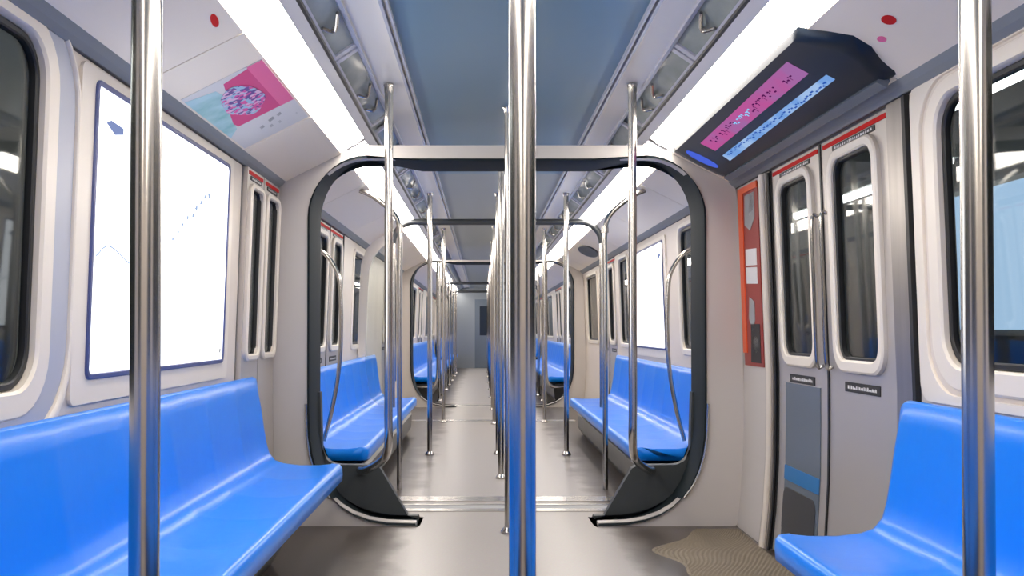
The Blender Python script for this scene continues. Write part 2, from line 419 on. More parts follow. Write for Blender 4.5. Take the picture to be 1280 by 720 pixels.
# doors: two sliding leaves each
nd = [0]
def leaf(s, root, a, b, wa, wb, h0=.99, h1=1.83, top=1.955, blue_grey=False, text=True, proud=0.0):
    f = lambda u,v,d: wp(s,u,v,d+proud*(1 if d > -.04 else 0))
    lf = obj('door_leaf', shell(f, [a+.006,b-.006], hs_between(.012,1.925), [(wa,wb,h0,h1)], -.045, -.010), 'door_skin', root)
    gw = .018 if wb-wa > .3 else .007
    w = .035 if wb-wa > .3 else .022
    r = .07 if wb-wa > .3 else .04
    obj('window_frame', ring(f, rrect(wa-w,wb+w,h0-w*1.3,h1+w,r+w), rrect(wa+.006,wb-.006,h0+.006,h1-.006,r), -.012, .012, .007), 'wall_white', lf, True)
    obj('gasket', ring(f, rrect(wa,wb,h0,h1,r), rrect(wa+gw,wb-gw,h0+gw,h1-gw,r-gw*.8), -.03, -.004, .004), 'black', lf, True)
    obj('pane', plate(f, rrect(wa+.002,wb-.002,h0+.002,h1-.002,r), -.026, -.022), 'glass', lf)
    obj('red_strip', plate(f, rrect(a+.03,b-.03,1.893,1.912,.006,2), -.0105, -.007), 'red', lf)
    wl = min(.42, (b-a)*.62); yc = (wa+wb)/2
    obj('notice_plate', plate(f, rrect(yc-wl/2,yc+wl/2,1.868,1.889,.004,2), -.0105, -.0065), 'black_print', lf)
    if text:
        bm = bmesh.new(); rr = random.Random(int(a*100)); u = yc-wl/2+.02
        while u < yc+wl/2-.03:
            dw = rr.uniform(.008,.02)
            q = [bm.verts.new(f(uu,vv,-.0058)) for uu,vv in ((u,1.873),(u+dw,1.873),(u+dw*.9,1.872+rr.uniform(.007,.012)),(u+.002,1.883))]
            bm.faces.new(q); u += dw+.006
        obj('notice_lettering', bm, 'print_white', lf)
        obj('sticker', plate(f, rrect(yc-.17,yc+.17,.865,.905,.003,2), -.0105, -.007), 'black_print', lf) if wb-wa > .3 else None
        if wb-wa > .3:
            bm = bmesh.new(); u = yc-.14
            while u < yc+.13:
                dw = rr.uniform(.008,.016); hh = rr.uniform(.009,.017)
                q = [bm.verts.new(f(uu,vv,-.0062)) for uu,vv in ((u,.877),(u+dw,.879),(u+dw,.877+hh),(u+.001,.877+hh*.9))]
                bm.faces.new(q); u += dw+.004
            obj('sticker_lettering', bm, 'print_white', lf)
    if blue_grey:  # panel, band and patch paint a reflection onto the door leaf
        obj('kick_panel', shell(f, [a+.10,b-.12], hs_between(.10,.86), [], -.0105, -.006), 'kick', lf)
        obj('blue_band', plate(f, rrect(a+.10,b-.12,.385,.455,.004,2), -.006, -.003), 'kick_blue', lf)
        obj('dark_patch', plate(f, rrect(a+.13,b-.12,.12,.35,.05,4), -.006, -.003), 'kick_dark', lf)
    return lf
def door(s, a, m_, b, text=True, blue_grey=False):
    nd[0] += 1
    root = struct_root('door_%d' % nd[0], (s*1.33, m_, 0))
    def wn(p, q): 
        if q-p > .5: return (p+.13, q-.14)
        return (p+.05, q-.055)
    for p,q,kk in ((a,m_,False),(m_,b,blue_grey)):
        wa,wb = wn(p,q); leaf(s, root, p, q, wa, wb, blue_grey=kk, text=text, proud=.035 if q-p < .5 else 0.0)
    # centre rubber edges and header
    f = lambda u,v,d: wp(s,u,v,d)
    obj('edge_seal', shell(f, [m_-.008,m_+.008], hs_between(.012,1.925), [], -.04, -.004), 'black', root)
    obj('door_header', shell(f, [a-.01,b+.01], [1.926,TOP], [], -.05, -.006), 'strip_grey', root)
    for q in (a, b):
        obj('side_seal', shell(f, [q-.012,q+.006], hs_between(.012,1.925), [], -.045, -.002), 'black', root)
    return root
for s in (-1,1):
    for i,(a,m_,b) in enumerate(doors[s]):
        r = door(s, a, m_, b, text=a < 12, blue_grey=(s == 1 and i == 0))
        if b < 5.0 and s == 1:
            for yy in (m_-.055, m_+.055):
                bm = bmesh.new(); tube(bm, smooth_path([wp(s,yy,1.62,-.008),wp(s,yy,1.60,.02),wp(s,yy,1.3,.022),wp(s,yy,.98,.022),wp(s,yy,.96,-.008)],5), .008, 10)
                obj('edge_handle', bm, 'steel', r, True)

# dark pillar behind the right bench, steel jamb by the doors
f1 = lambda u,v,d: wp(1,u,v,d)
trim(shell(f1, [3.19,3.325], hs_between(0,TOP-.03), [], 0, .012), 'brushed')
trim(shell(f1, [3.165,3.188], hs_between(0,TOP-.03), [], 0, .02), 'black')
trim(shell(f1, [4.745,4.87], hs_between(0,TOP-.03), [], 0, .012), 'brushed')
bm = bmesh.new(); tube(bm, [wp(1,4.79,h,.014) for h in (.0,.1,.2,.3,.45,.7,.9,1.3,1.92)], .020, 12); trim(bm, 'wall', True)
bm = bmesh.new(); tube(bm, [wp(1,4.725,h,.004) for h in (.0,.1,.2,.3,.45,.7,.9,1.3,1.92)], .006, 8); trim(bm, 'black', True)
trim(shell(f1, [4.872,5.3], hs_between(0,TOP-.03), [], 0, .004), 'bulk')
# moulded surround of the right window
trim(ring(f1, rrect(.74,3.15,.88,1.945,.06), rrect(.80,3.09,.91,1.925,.17), 0, .010, .004), 'wall_white', True)

# ---------------------------------------------------------------- bulkheads with rounded portals
def portal_open(k=1.0, inset=0, n=10):
    """right half outline, from the floor up to the top centre"""
    hw = 1.14*k; pts = []
    for i in range(n+1):                       # lower corner, elliptic
        a = -PI/2 + (PI/2)*i/n
        pts.append((.52*k + (hw-.52*k)*max(0,math.cos(a))**.714, .70 - .68*abs(math.sin(a))**.714))
    r = .34
    for i in range(n+1):
        a = (PI/2)*i/n
        pts.append((hw-r + r*math.cos(a), 2.10-r + r*math.sin(a)))
    pts.append((.5*k,2.10))
    out = []
    for x,h in pts: out.append((x,h))
    return [(.52*k,0)] + out
def full_loop(half):
    return half + [(0, half[-1][1])] + [(-x,h) for x,h in reversed(half)]
def body_outline(half, k, top):
    out = []
    n = len(half)
    for i,(x,h) in enumerate(half):
        if i == 0: out.append((1.30,0)); continue
        if h < 1.70: out.append((W(h)-.002, max(h,.002)))
        else:
            if h > 2.099 and x < .82: out.append((x, top)); continue
            t = min(1, max(0, (1.14*k-x)/(.34)))
            tab = [(0,(W(1.7)-.002,1.76)),(.10,(1.31,1.94)),(.22,(1.262,1.975)),(.6,(1.04,2.085)),(.92,(.90,2.16)),(1.0,(.80,top))]
            for (a,pa),(b,pb) in zip(tab,tab[1:]):
                if t <= b: q=(t-a)/(b-a); out.append((lerp(pa[0],pb[0],q), lerp(pa[1],pb[1],q))); break
    return out
nb = [0]
def bulkhead(y, k=1.0, depth=.26, sill=True, top=2.175):
    nb[0] += 1
    half = portal_open(k); out = body_outline(half, k, top)
    hl, ol = full_loop(half), full_loop(out)
    bm = bmesh.new()
    loft(bm, [[(x,y,h) for x,h in ol],[(x,y,h) for x,h in hl],[(x,y+.07,h) for x,h in hl],[(x,y+.07,h) for x,h in ol],[(x,y,h) for x,h in ol]], closed=False)
    struct('wall_bulkhead_%d' % nb[0], bm, 'bulk')
    # rubber lining of the portal
    def off(d):
        res = []
        for i,(x,h) in enumerate(half):
            p0 = half[max(i-1,0)]; p1 = half[min(i+1,len(half)-1)]
            tx, th = p1[0]-p0[0], p1[1]-p0[1]; l = math.hypot(tx,th) or 1
            res.append((x - th/l*d, max(0.0,h + tx/l*d*-1 if i else h)))
        res[-1] = (res[-1][0], half[-1][1]-d)
        return full_loop(res)
    bm = bmesh.new()
    L1 = [(-.012,off(.002)),(-.016,off(.014)),(.02,off(.024)),(depth,off(.030)),(depth,off(.0))]
    loft(bm, [[(x,y+dy,h) for x,h in l] for dy,l in L1], closed=False)
    trim(bm, 'rubber', True)
    if sill:
        for s in (-1,1):
            lo = []
            for i in range(9):
                a = PI/2*i/8
                lo.append((.99 + .10*math.sin(a), .43 - .11*math.cos(a)))
            inner = [(.58,.02),(.745,.30),(.78,.318)] + [(x*k,h) for x,h in lo] + [(1.10*k,.75)]
            outer = [(x+.01,max(h-.01,.0)) for x,h in half[:len(half)//2-1]][::-1]
            loop = inner + [(1.145*k,.75)] + [(x,h) for x,h in half if h < .72][::-1]
            bm = bmesh.new(); loft(bm, [[(s*x,y+q,h) for x,h in loop] for q in (depth-.06,depth)], cap=True)
            bmesh.ops.triangulate(bm, faces=[f for f in bm.faces if len(f.verts)>4])
            trim(bm, 'rubber_grey')
bulkhead(5.30)
bulkhead(13.4, 1.04, .22, False, 2.125)
# polished edge strip on the lower right curve of the first portal
for s in (-1,1):
    half = portal_open()
    seg = [(x,h) for x,h in half if .14 < h < .75]
    bm = bmesh.new(); tube(bm, [(s*(x+.004),5.29,h-.004) for x,h in seg], .009, 8)
    trim(bm, 'steel', True)

# end wall with gangway door
bm = bmesh.new()
for x0,x1,z0,z1 in ((-1.35,-.36,0,2.4),(.36,1.35,0,2.4),(-.36,.36,2.0,2.4)): box(bm, x0,x1, Y1,Y1+.05, z0,z1)
struct('wall_front', bm, 'strip_grey')
root = struct_root('door_%d' % (nd[0]+1), (0,Y1,0))
bm = bmesh.new()
for x0,x1,z0,z1 in ((-.36,-.22,.01,2.0),(.22,.36,.01,2.0),(-.22,.22,.01,.95),(-.22,.22,1.8,2.0)): box(bm, x0,x1, Y1,Y1+.04, z0,z1)
obj('door_leaf', bm, 'kick', root)
bm = bmesh.new(); box(bm, -.22,.22, Y1+.015,Y1+.02,.95,1.8); obj('pane', bm, 'navy', root)

# ---------------------------------------------------------------- benches
def bench(s, y0, y1, label, h=.42, xf=.853, top=.88, group=None):
    L = y1-y0; t = thing('bench_seat', label, 'seat', (s*1.1,(y0+y1)/2,0), group)
    dz = h-.42
    # thickness profile: x from the car axis, height
    upper = [(1.325,top-.006),(1.312,top),(1.300,top-.008),(1.290,.80),(1.276,.70),(1.262,.60),(1.250,.53),(1.235,.475),(1.205,.437),(1.16,.421),(1.08,.411),(.98,.411),(.92,.417),(.885,.42),(.864,.418),(.853,.405),(.851,.375),(.853,.340)]
    lower = [(.870,.335),(.885,.36),(1.0,.375),(1.14,.385),(1.22,.40),(1.262,.44),(1.29,.54),(1.31,.66),(1.335,.80)]
    n = max(1, round(L/.46)); w = L/n; ys = []
    for i in range(n):
        for q in (0,.04,.10,.25,.5,.75,.90,.96): ys.append(y0+(i+q)*w)
    ys += [y0+.012, y0+.022, y1-.022, y1-.012, y1]; ys = sorted(set(round(v,5) for v in ys))
    loops = []
    for y in ys:
        q = ((y-y0)/w) % 1.0
        sc = 4*q*(1-q); groove = max(0, 1-min(q,1-q)/.035)
        e = min(y-y0, y1-y)
        er = max(0, 1-e/.04)
        l = []
        for i,(x,z) in enumerate(upper):
            inner = 1 if 3 <= i <= 12 else 0
            zz = z if i < 4 else z+dz
            if inner and i >= 8: zz -= .006*sc
            if 3 <= i <= 7: x += .006*sc
            x2 = x + (x-xf < .05)*0
            if i <= 3: zz -= .022*er*er
            if i >= 13: x2 = x + .03*er*er
            l.append((s*(x2+xf-.853 if x < 1.0 else x2), y, zz))
        for x,z in lower:
            if e < .013 and x < 1.2: z = .338
            l.append((s*((x+.03*er*er if x<.9 else x)), y, z+dz if z < .5 else z))
        loops.append(l)
    bm = bmesh.new(); vv = loft(bm, loops, cap=False)
    # caps as quads between top and bottom skins
    nu, nl = len(upper), len(lower)
    for row in (vv[0], vv[-1]):
        top_i = list(range(nu)); bot = list(range(nu+nl-1, nu-1, -1))
        i = j = 0
        while i < nu-1 or j < nl-1:
            if (i+1)/(nu-1) <= (j+1)/(nl-1) and i < nu-1:
                bm.faces.new([row[top_i[i]],row[top_i[i+1]],row[bot[j]]]); i += 1
            elif j < nl-1:
                bm.faces.new([row[top_i[i]],row[bot[j+1]],row[bot[j]]]); j += 1
            else:
                bm.faces.new([row[top_i[i]],row[top_i[i+1]],row[bot[j]]]); i += 1
    obj('seat_shell', bm, 'seat', t, 'all')
    # cantilever brackets to the wall
    for i in range(max(2, int(L/1.1))):
        yy = y0 + .25 + (L-.5)*i/max(1,max(2,int(L/1.1))-1)
        bm = bmesh.new(); loft(bm, [[(s*x,yy+q,z) for x,z in ((1.345,.30+dz),(1.345,.40+dz),(1.20,.40+dz),(.95,.374+dz),(.95,.355+dz),(1.15,.33+dz))] for q in (-.02,.02)], cap=True)
        obj('bracket', bm, 'dark_box', t)
    return t
def under_box(s, y0, y1, label, xf=1.02, h=.30, slope=.05):
    pr = [(1.30,.0),(xf+slope,.0),(xf,.08),(xf-.01,h-.03),(xf+.02,h),(1.335,h)]
    t = obj('equipment_box', prism([(s*x,z) for x,z in pr], y0, y1), 'dark_box')
    tag(t, label, 'box'); return t
bench(-1, -1.6, 4.78, 'long glossy blue bench seat filling the left foreground under the lit map screen', .432)
bench(1, -1.6, 3.20, 'glossy blue bench seat in the right foreground beside the steel doors')
bench(-1, 5.80, 10.1, 'blue bench seat framed by the left half of the near portal', .385, .853, .85)
bench(1, 5.80, 10.0, 'blue bench seat framed by the right half of the near portal', .385, .80, .85)
bench(-1, 13.9, 21.8, 'distant blue bench seat on the left beyond the second portal', .42, .853, .88)
bench(1, 13.9, 21.8, 'distant blue bench seat on the right beyond the second portal', .42, .853, .88)
bench(-1, 23.8, 26.7, 'most distant blue bench seat on the left against the end wall', .42, .853, .88)
bench(1, 23.8, 26.7, 'most distant blue bench seat on the right against the end wall', .42, .853, .88)
under_box(-1, -1.5, 4.45, 'dark equipment box under the long left foreground bench', 1.10)
under_box(1, -1.5, 2.95, 'dark equipment box under the right foreground bench', 1.10)
under_box(-1, 5.9, 9.9, 'dark enamel box under the bench behind the left half of the near portal', .90, .255)
under_box(1, 5.95, 9.9, 'dark enamel box under the bench behind the right half of the near portal', .88, .255)
under_box(-1, 14.0, 21.7, 'dark box under the distant left bench beyond the second portal', .95)
under_box(1, 14.0, 21.7, 'dark box under the distant right bench beyond the second portal', .95)

# ---------------------------------------------------------------- poles
PG = 'steel grab poles'
def pole(x, y, label, r=.022, z0=0.0, z1=CEIL, group=None, collar=True, seg=24):
    t = thing('grab_pole', label, 'pole', (x,y,z0), group or PG)
    bm = bmesh.new(); tube(bm, [(x,y,z0+.001),(x,y,z1-.001)], r, seg); obj('pole', bm, 'steel', t, True)
    if z0 == 0.0:
        bm = bmesh.new(); tube(bm, [(x,y,.0005),(x,y,.012),(x,y,.03),(x,y,.034)], [r*1.9,r*1.9,r*1.25,r*1.02], seg); obj('foot_flange', bm, 'steel', t, True)
    if collar:
        bm = bmesh.new(); tube(bm, [(x,y,z1-.03),(x,y,z1-.026),(x,y,z1-.012),(x,y,z1-.0005)], [r*1.02,r*1.15,r*1.2,r*1.5], seg); obj('ceiling_flange', bm, 'steel', t, True)
    return t
pole(-.069, 1.65, 'thick polished steel pole in the middle of the picture, nearest centre pole', .024)
t = pole(.004, 5.13, 'slim steel centre pole standing just before the near portal', .022)
# foreground poles rising from bench edge to ceiling
def front_pole(s, x, y, label):
    t = thing('grab_pole', label, 'pole', (x,y,0), PG)
    bm = bmesh.new(); tube(bm, [(x,y,.001),(x,y,2.316)], .024, 28); obj('pole', bm, 'steel', t, True)
    bm = bmesh.new(); tube(bm, [(x,y,.0005),(x,y,.012),(x,y,.03)], [.046,.046,.026], 24); obj('foot_flange', bm, 'steel', t, True)
    bm = bmesh.new(); tube(bm, [(x,y,2.27),(x,y,2.30),(x,y,2.318)], [.025,.027,.030], 24); obj('ceiling_flange', bm, 'steel', t, True)
front_pole(-1, -.685, 1.5, 'vertical steel pole in the left foreground crossing the lit screen')
front_pole(1, .66, 1.5, 'vertical steel pole in the right foreground crossing the dark window')
# poles by the portal with a bent foot
for s,lab in ((-1,'steel pole left of centre with bent foot hooked to the portal sill'),(1,'steel pole right of centre with bent foot hooked to the portal sill')):
    x = s*.605
    t = thing('bent_pole', lab, 'pole', (x,4.6,.30), PG)
    pts = [(x,4.6,CEIL-.012),(x,4.6,1.8),(x,4.6,1.2),(x,4.6,.70)]
    curve = smooth_path([(x,4.6,.70),(x,4.61,.58),(s*.625,4.70,.49),(s*.68,4.90,.42),(s*.76,5.12,.355),(s*.83,5.33,.31),(s*.87,5.51,.29)],6)
    bm = bmesh.new(); tube(bm, pts[:-1]+curve, .021, 18); obj('pole', bm, 'steel', t, True)
    bm = bmesh.new(); tube(bm, [(x,4.6,CEIL-.055),(x,4.6,CEIL-.025),(x,4.6,CEIL-.013)], [.022,.024,.027], 18); obj('ceiling_flange', bm, 'steel', t, True)
# curved rails on the bench ends behind the portal
for s in (-1,1):
    t = tag(thing('grab_rail', 'thin bowed steel rail at the %s bench end just behind the near portal' % SN[s], 'rail', (s*1.1,6.0,.42)), group='bowed rails behind the near portal')
    p = smooth_path([(s*1.30,5.98,1.66),(s*1.17,5.98,1.62),(s*1.08,5.98,1.50),(s*1.055,5.98,1.36),(s*1.05,5.98,1.10),(s*1.065,5.98,.86),(s*1.11,5.98,.60),(s*1.16,5.98,.405)],6)
    bm = bmesh.new(); tube(bm, p, .014, 14); obj('rail', bm, 'steel', t, True)
    bm = bmesh.new(); tube(bm, [(s*1.30,5.98,1.66),(s*1.322,5.98,1.662)], .03, 14); obj('wall_flange', bm, 'steel', t, True)
# pole with a bent top, right; and its left twin
for s in (-1,1):
    t = thing('bent_top_pole', 'steel pole bending outwards to the cove at its top, %s side behind the near portal' % SN[s], 'pole', (s*.72,6.5,.39), PG)
    p = smooth_path([(s*.72,6.5,.392),(s*.72,6.5,.9),(s*.72,6.5,1.5),(s*.72,6.5,1.80),(s*.76,6.5,1.93),(s*.90,6.5,2.05),(s*1.0,6.5,2.098)],6)
    bm = bmesh.new(); tube(bm, [(s*.72,6.5,.005)]+p, .018, 16); obj('pole', bm, 'steel', t, True)
    bm = bmesh.new(); tube(bm, [(s*.72,6.5,1.80),(s*.72,6.5,1.84)], .026, 14); obj('joint', bm, 'steel', t, True)
# hoop across the aisle
t = thing('hoop_rail', 'dark hoop rail crossing the aisle above the benches behind the near portal', 'rail', (0,8.7,0))
def arch(hw, top, r, y, n=8):
    pts = [(-hw,y,top-r)]
    for i in range(1,n+1):
        a = PI - PI/2*i/n; pts.append((-hw+r+r*math.cos(a),y,top-r+r*math.sin(a)))
    pts += [(x,y,h) for x,_,h in [(-p[0],0,p[2]) for p in reversed(pts)]]
    return pts
A_ = arch(.98, 2.13, .20, 8.7)
bm = bmesh.new(); tube(bm, A_, .03, 14); obj('top_bar', bm, 'pole_dark', t, True)
for s in (-1,1):
    bm = bmesh.new(); tube(bm, [(s*.98,8.7,1.93),(s*.98,8.7,.392)], .022, 14); obj('leg', bm, 'steel', t, True)
# windscreen with curved frame on the left
t = thing('windscreen', 'glass windscreen in a pale curved frame standing on the left bench behind the near portal', 'windscreen', (-1.1,9.0,.386))
def xz(u, v, d): return Vector((-u, 9.0+d, v))
oc = [(1.345,.865),(1.35,1.0),(1.335,1.45),(1.318,1.75),(1.27,1.90),(1.19,1.985),(1.06,2.05),(.97,2.085)]
ic = [(1.272,.865),(1.27,1.0),(1.255,1.45),(1.238,1.70),(1.20,1.82),(1.13,1.91),(1.03,1.98),(.96,2.02)]
bm = bmesh.new(); loft(bm, [[xz(x,h,0) for x,h in oc],[xz(x,h,0) for x,h in ic],[xz(x,h,.06) for x,h in ic],[xz(x,h,.06) for x,h in oc],[xz(x,h,0) for x,h in oc]], closed=False)
obj('screen_frame', bm, 'wall_white', t, True)
gl = [(1.15,.392),(1.19,.42),(1.225,.46),(1.248,.57),(1.264,.70),(1.278,.80),(1.282,.865)] + [(x+.01,h) for x,h in ic if .87 < h < 1.95] + [(1.0,1.97),(.985,1.80),(.985,.62),(1.02,.388)]
bm = bmesh.new(); loft(bm, [[xz(x,h,d) for x,h in gl] for d in (.026,.034)], cap=True); obj('glass_panel', bm, 'clear_glass', t)
bm = bmesh.new(); tube(bm, [xz(.985,.62,.03),xz(.985,1.80,.03)], .009, 8); obj('edge_strip', bm, 'steel', t, True)

# poles along the benches
def far_r(y): return .021
ys_side = [8.3, 11.2]
names = ['level with the hoop rail','between hoop rail and second portal']
for y,n_ in zip(ys_side, names):
    for s in (-1,1): pole(s*.61, y, 'steel pole %s of the aisle, %s' % (SN[s], n_), seg=14)
cyn = ['behind the near portal','near the hoop rail','midway to the second portal','just before the second portal']
for y,n_ in zip([7.0, 8.35, 11.0, 12.9], cyn): pole(.0, y, 'slim steel centre pole %s' % n_, seg=14)
yy = [14.5,15.7,17.1,18.6,20.3,22.2,23.5]
for i,y in enumerate(yy):
    for s in (-1,1): pole(s*.81, y, 'distant steel pole edging the %s bench, %s beyond the second portal' % (SN[s], ord_[i]), seg=10)
for i,y in enumerate([15.2,17.2,19.4,21.8,24.2]): pole(.0, y, 'distant steel centre pole, %s beyond the second portal' % ord_[i], seg=10)
# hooked feet for the far bench ends
for s in (-1,1):
    t = thing('grab_rail', 'looped steel rail at the near end of the distant %s bench beyond the second portal' % SN[s], 'rail', (s*.85,13.7,.3), 'looped rails at the distant bench ends')
    p = smooth_path([(s*.80,13.68,2.14),(s*.80,13.68,1.2),(s*.80,13.68,.55),(s*.83,13.69,.34),(s*.92,13.7,.27),(s*1.2,13.75,.27),(s*1.33,13.78,.27)],5)
    bm = bmesh.new(); tube(bm, p, .02, 10); obj('rail', bm, 'steel', t, True)
# distant overhead hoops
for y,lab in ((19.2,'distant dark hoop rail over the aisle, first beyond the second portal'),(23.4,'most distant dark hoop rail over the aisle')):
    t = thing('hoop_rail', lab, 'rail', (0,y,0))
    bm = bmesh.new(); tube(bm, arch(1.02, 2.08, .2, y), .03, 10); obj('top_bar', bm, 'pole_dark', t, True)
    for s in (-1,1):
        bm = bmesh.new(); tube(bm, [(s*1.02,y,1.88),(s*1.02,y,.425 if y < 21.8 else .0)], .02, 10); obj('leg', bm, 'steel', t, True)

# ---------------------------------------------------------------- thresholds and mat
for n_,(a,b,lab) in enumerate(((5.72,5.80,0),(6.05,6.22,0),(5.92,5.95,0),(11.3,11.5,0),(13.62,13.74,0))):
    bm = bmesh.new(); box(bm, -.86 if a<7 else -1.0, .86 if a<7 else 1.0, a, b, .0, .006); trim(bm, 'threshold')
bm = bmesh.new(); box(bm, -.86,.86, 5.80,5.92, 0,.003); trim(bm, 'print_grey')
def mat_mesh():
    bm = bmesh.new()
    ny, nx = 150, 46; g = {}
    for i in range(ny+1):
        y = 3.55 + (5.22-3.55)*i/ny
        w0 = .80 + .05*math.sin(y*5) + .03*math.sin(y*13) + (.25*max(0,(y-4.75)/.47))**1
        for j in range(nx+1):
            x = lerp(w0, W(0)-.02, j/nx)
            h = .004 + .003*((i//2+j) % 2) + random.uniform(0,.0015)
            if i in (0,ny) or j in (0,nx): h = .0
            g[i,j] = bm.verts.new((x,y,h))
    for i in range(ny):
        for j in range(nx): bm.faces.new([g[i,j],g[i+1,j],g[i+1,j+1],g[i,j+1]])
    return bm
tag(obj('door_mat', mat_mesh(), 'mat'), 'rough brown ribbed mat on the floor before the right doors', 'mat')

# ---------------------------------------------------------------- lit wall screens
def wall_screen(s, a, b, label, c=.99, d=1.86, marks=True):
    t = thing('wall_screen', label, 'screen', (s*1.33,(a+b)/2,c), 'lit wall screens')
    f = lambda u,v,dd: wp(s,u,v,dd)
    obj('surround', plate(f, rrect(a-.11,b+.10,c-.09,d+.05,.03,4), .0005, .012), 'wall_white', t)
    obj('bezel', ring(f, rrect(a-.018,b+.018,c-.018,d+.018,.03,4), rrect(a,b,c,d,.018,4), .010, .020, .003), 'screen_blue', t, True)
    dp = obj('display', plate(f, rrect(a,b,c,d,.018,4), .010, .015), 'screen', t)
    if marks:
        def line(pts, w, m, name):
            bm = bmesh.new(); P = smooth_path([(p[0],p[1],0) for p in pts], 6)
            for p,q in zip(P, P[1:]):
                n_ = Vector((-(q-p).y,(q-p).x,0)).normalized()*w/2
                bm.faces.new([bm.verts.new(f(*( (v).xy ),.0155)) for v in (p-n_,q-n_,q+n_,p+n_)])
            obj(name, bm, m, dp)
        line([(a+.02,c+.36),(a+.12,c+.40),(a+.28,c+.36),(a+.40,c+.34)], .005, 'screen_line', 'route_line')
        line([(a+.34,c+.345),(a+.42,c+.36),(a+.5,c+.36)], .005, 'screen_line', 'route_line')
        line([(a+.72,c+.48),(a+.85,c+.56),(a+.95,c+.62),(a+1.08,c+.68),(a+1.2,c+.74)], .004, 'screen_line', 'route_line')
        bm = bmesh.new()
        rr = random.Random(3)
        for k_ in range(9):
            u = a+.72+.055*k_+rr.uniform(-.01,.01); v = c+.48+.030*k_+rr.uniform(-.012,.012); w_ = rr.uniform(.006,.014)
            bm.faces.new([bm.verts.new(f(u+x*w_,v+y_*w_*.7,.0158)) for x,y_ in ((-1,-1),(1,-1),(1.2,1),(-.8,1))])
        obj('station_mark', bm, 'screen_line', dp)
        bm = bmesh.new(); bm.faces.new([bm.verts.new(f(u,v,.0158)) for u,v in ((a+.06,d-.10),(a+.13,d-.125),(a+.20,d-.11),(a+.20,d-.09),(a+.10,d-.085))]); obj('title_mark', bm, 'screen_dark', dp)
        bm = bmesh.new(); bm.faces.new([bm.verts.new(f(u,v,.0158)) for u,v in ((b-.05,c+.03),(b-.03,c+.03),(b-.03,c+.05),(b-.05,c+.05))]); obj('corner_mark', bm, 'black_print', dp)
wall_screen(-1, 2.82, 4.27, 'large glowing white map screen on the left wall above the blue bench', .985, 1.865)
wall_screen(1, 7.50, 8.95, 'glowing pale screen on the right wall seen through the near portal', .97, 1.83)

# ---------------------------------------------------------------- overhead information display (right cove)
t = thing('information_display', 'dark navy overhead information display with pink and blue text bands above the right doors', 'display', (1.12,4.1,2.0))
def dshell():
    bm = bmesh.new(); loops = []
    us = [-.08,-.03,.15,.35,.55,.72,.82,.90,.955]
    dd = [.0,.030,.034,.036,.036,.034,.030,.022,.002]
    for y,k_ in ((3.06,.0),(3.075,.6),(3.10,.9),(3.14,1),(5.10,1),(5.16,.9),(5.20,.0)):
        loops.append([cp(1,u,y + (.0 if y>4 else interp([(-.1,.06),(.05,.02),(.25,-.06),(.45,-.09),(.6,-.05),(.75,.0),(1,.03)],u)),max(.0015,d*k_)) for u,d in zip(us,dd)])
    vv = loft(bm, loops, closed=False)
    return bm
obj('case', dshell(), 'navy', t, True)
def cpl(u, v, d): return cp(1,u,v,d)
pb = obj('pink_band', plate(cpl, [(.08,3.34),(.33,3.34),(.38,4.74),(.14,4.74)], .030, .0385), 'led_pink', t)
bb = obj('blue_band', plate(cpl, [(.46,3.28),(.56,3.28),(.65,4.78),(.51,4.76)], .030, .0385), 'led_blue', t)
obj('indicator', plate(cpl, [(.36+.27*math.cos(a)+.0,5.0-.055*math.sin(a)) for a in [2*PI*k/20 for k in range(20)]], .028, .0385), 'oval_blue', t)
rr = random.Random(9)
def glyphs(u0, u1, v0, v1, m, name, n, size, clumps=None):
    bm = bmesh.new(); v = v0
    while v < v1:
        if clumps and not any(a < v < b for a,b in clumps): v += .02; continue
        w_ = rr.uniform(.4,1)*size; u = (u0+u1)/2 + rr.uniform(-.25,.25)*(u1-u0); hu = rr.uniform(.2,.45)*(u1-u0)
        if rr.random() < .6:
            bm.faces.new([bm.verts.new(cp(1,a,b,.0392)) for a,b in ((u-hu/2,v),(u+hu/2,v+.2*w_),(u+hu/2,v+w_*.6),(u-hu/2,v+w_*.4))])
        bm.faces.new([bm.verts.new(cp(1,a,b,.0392)) for a,b in ((u-hu/2,v),(u-hu/2+.02,v),(u-hu/2+.02,v+w_),(u-hu/2,v+w_))])
        v += w_*.9+.008
    obj(name, bm, m, pb if u0 < .4 else bb)
for ga, gb in ((3.42,3.5),(3.6,3.78),(3.8,3.95),(4.2,4.45),(4.5,4.62)): glyphs(.16,.32,ga,gb,'led_pink_ink','band_lettering',0,.03)
glyphs(.18,.30,3.95,4.2,'led_cyan','band_lettering',0,.035)
glyphs(.50,.58,3.33,4.7,'led_blue_ink','band_lettering',0,.03)
obj('lower_lip', plate(lambda u,v,d: cp(1,u,v,d), [(.84,3.14),(.95,3.14),(.95,5.14),(.84,5.14)], .012, .040), 'kick', t)

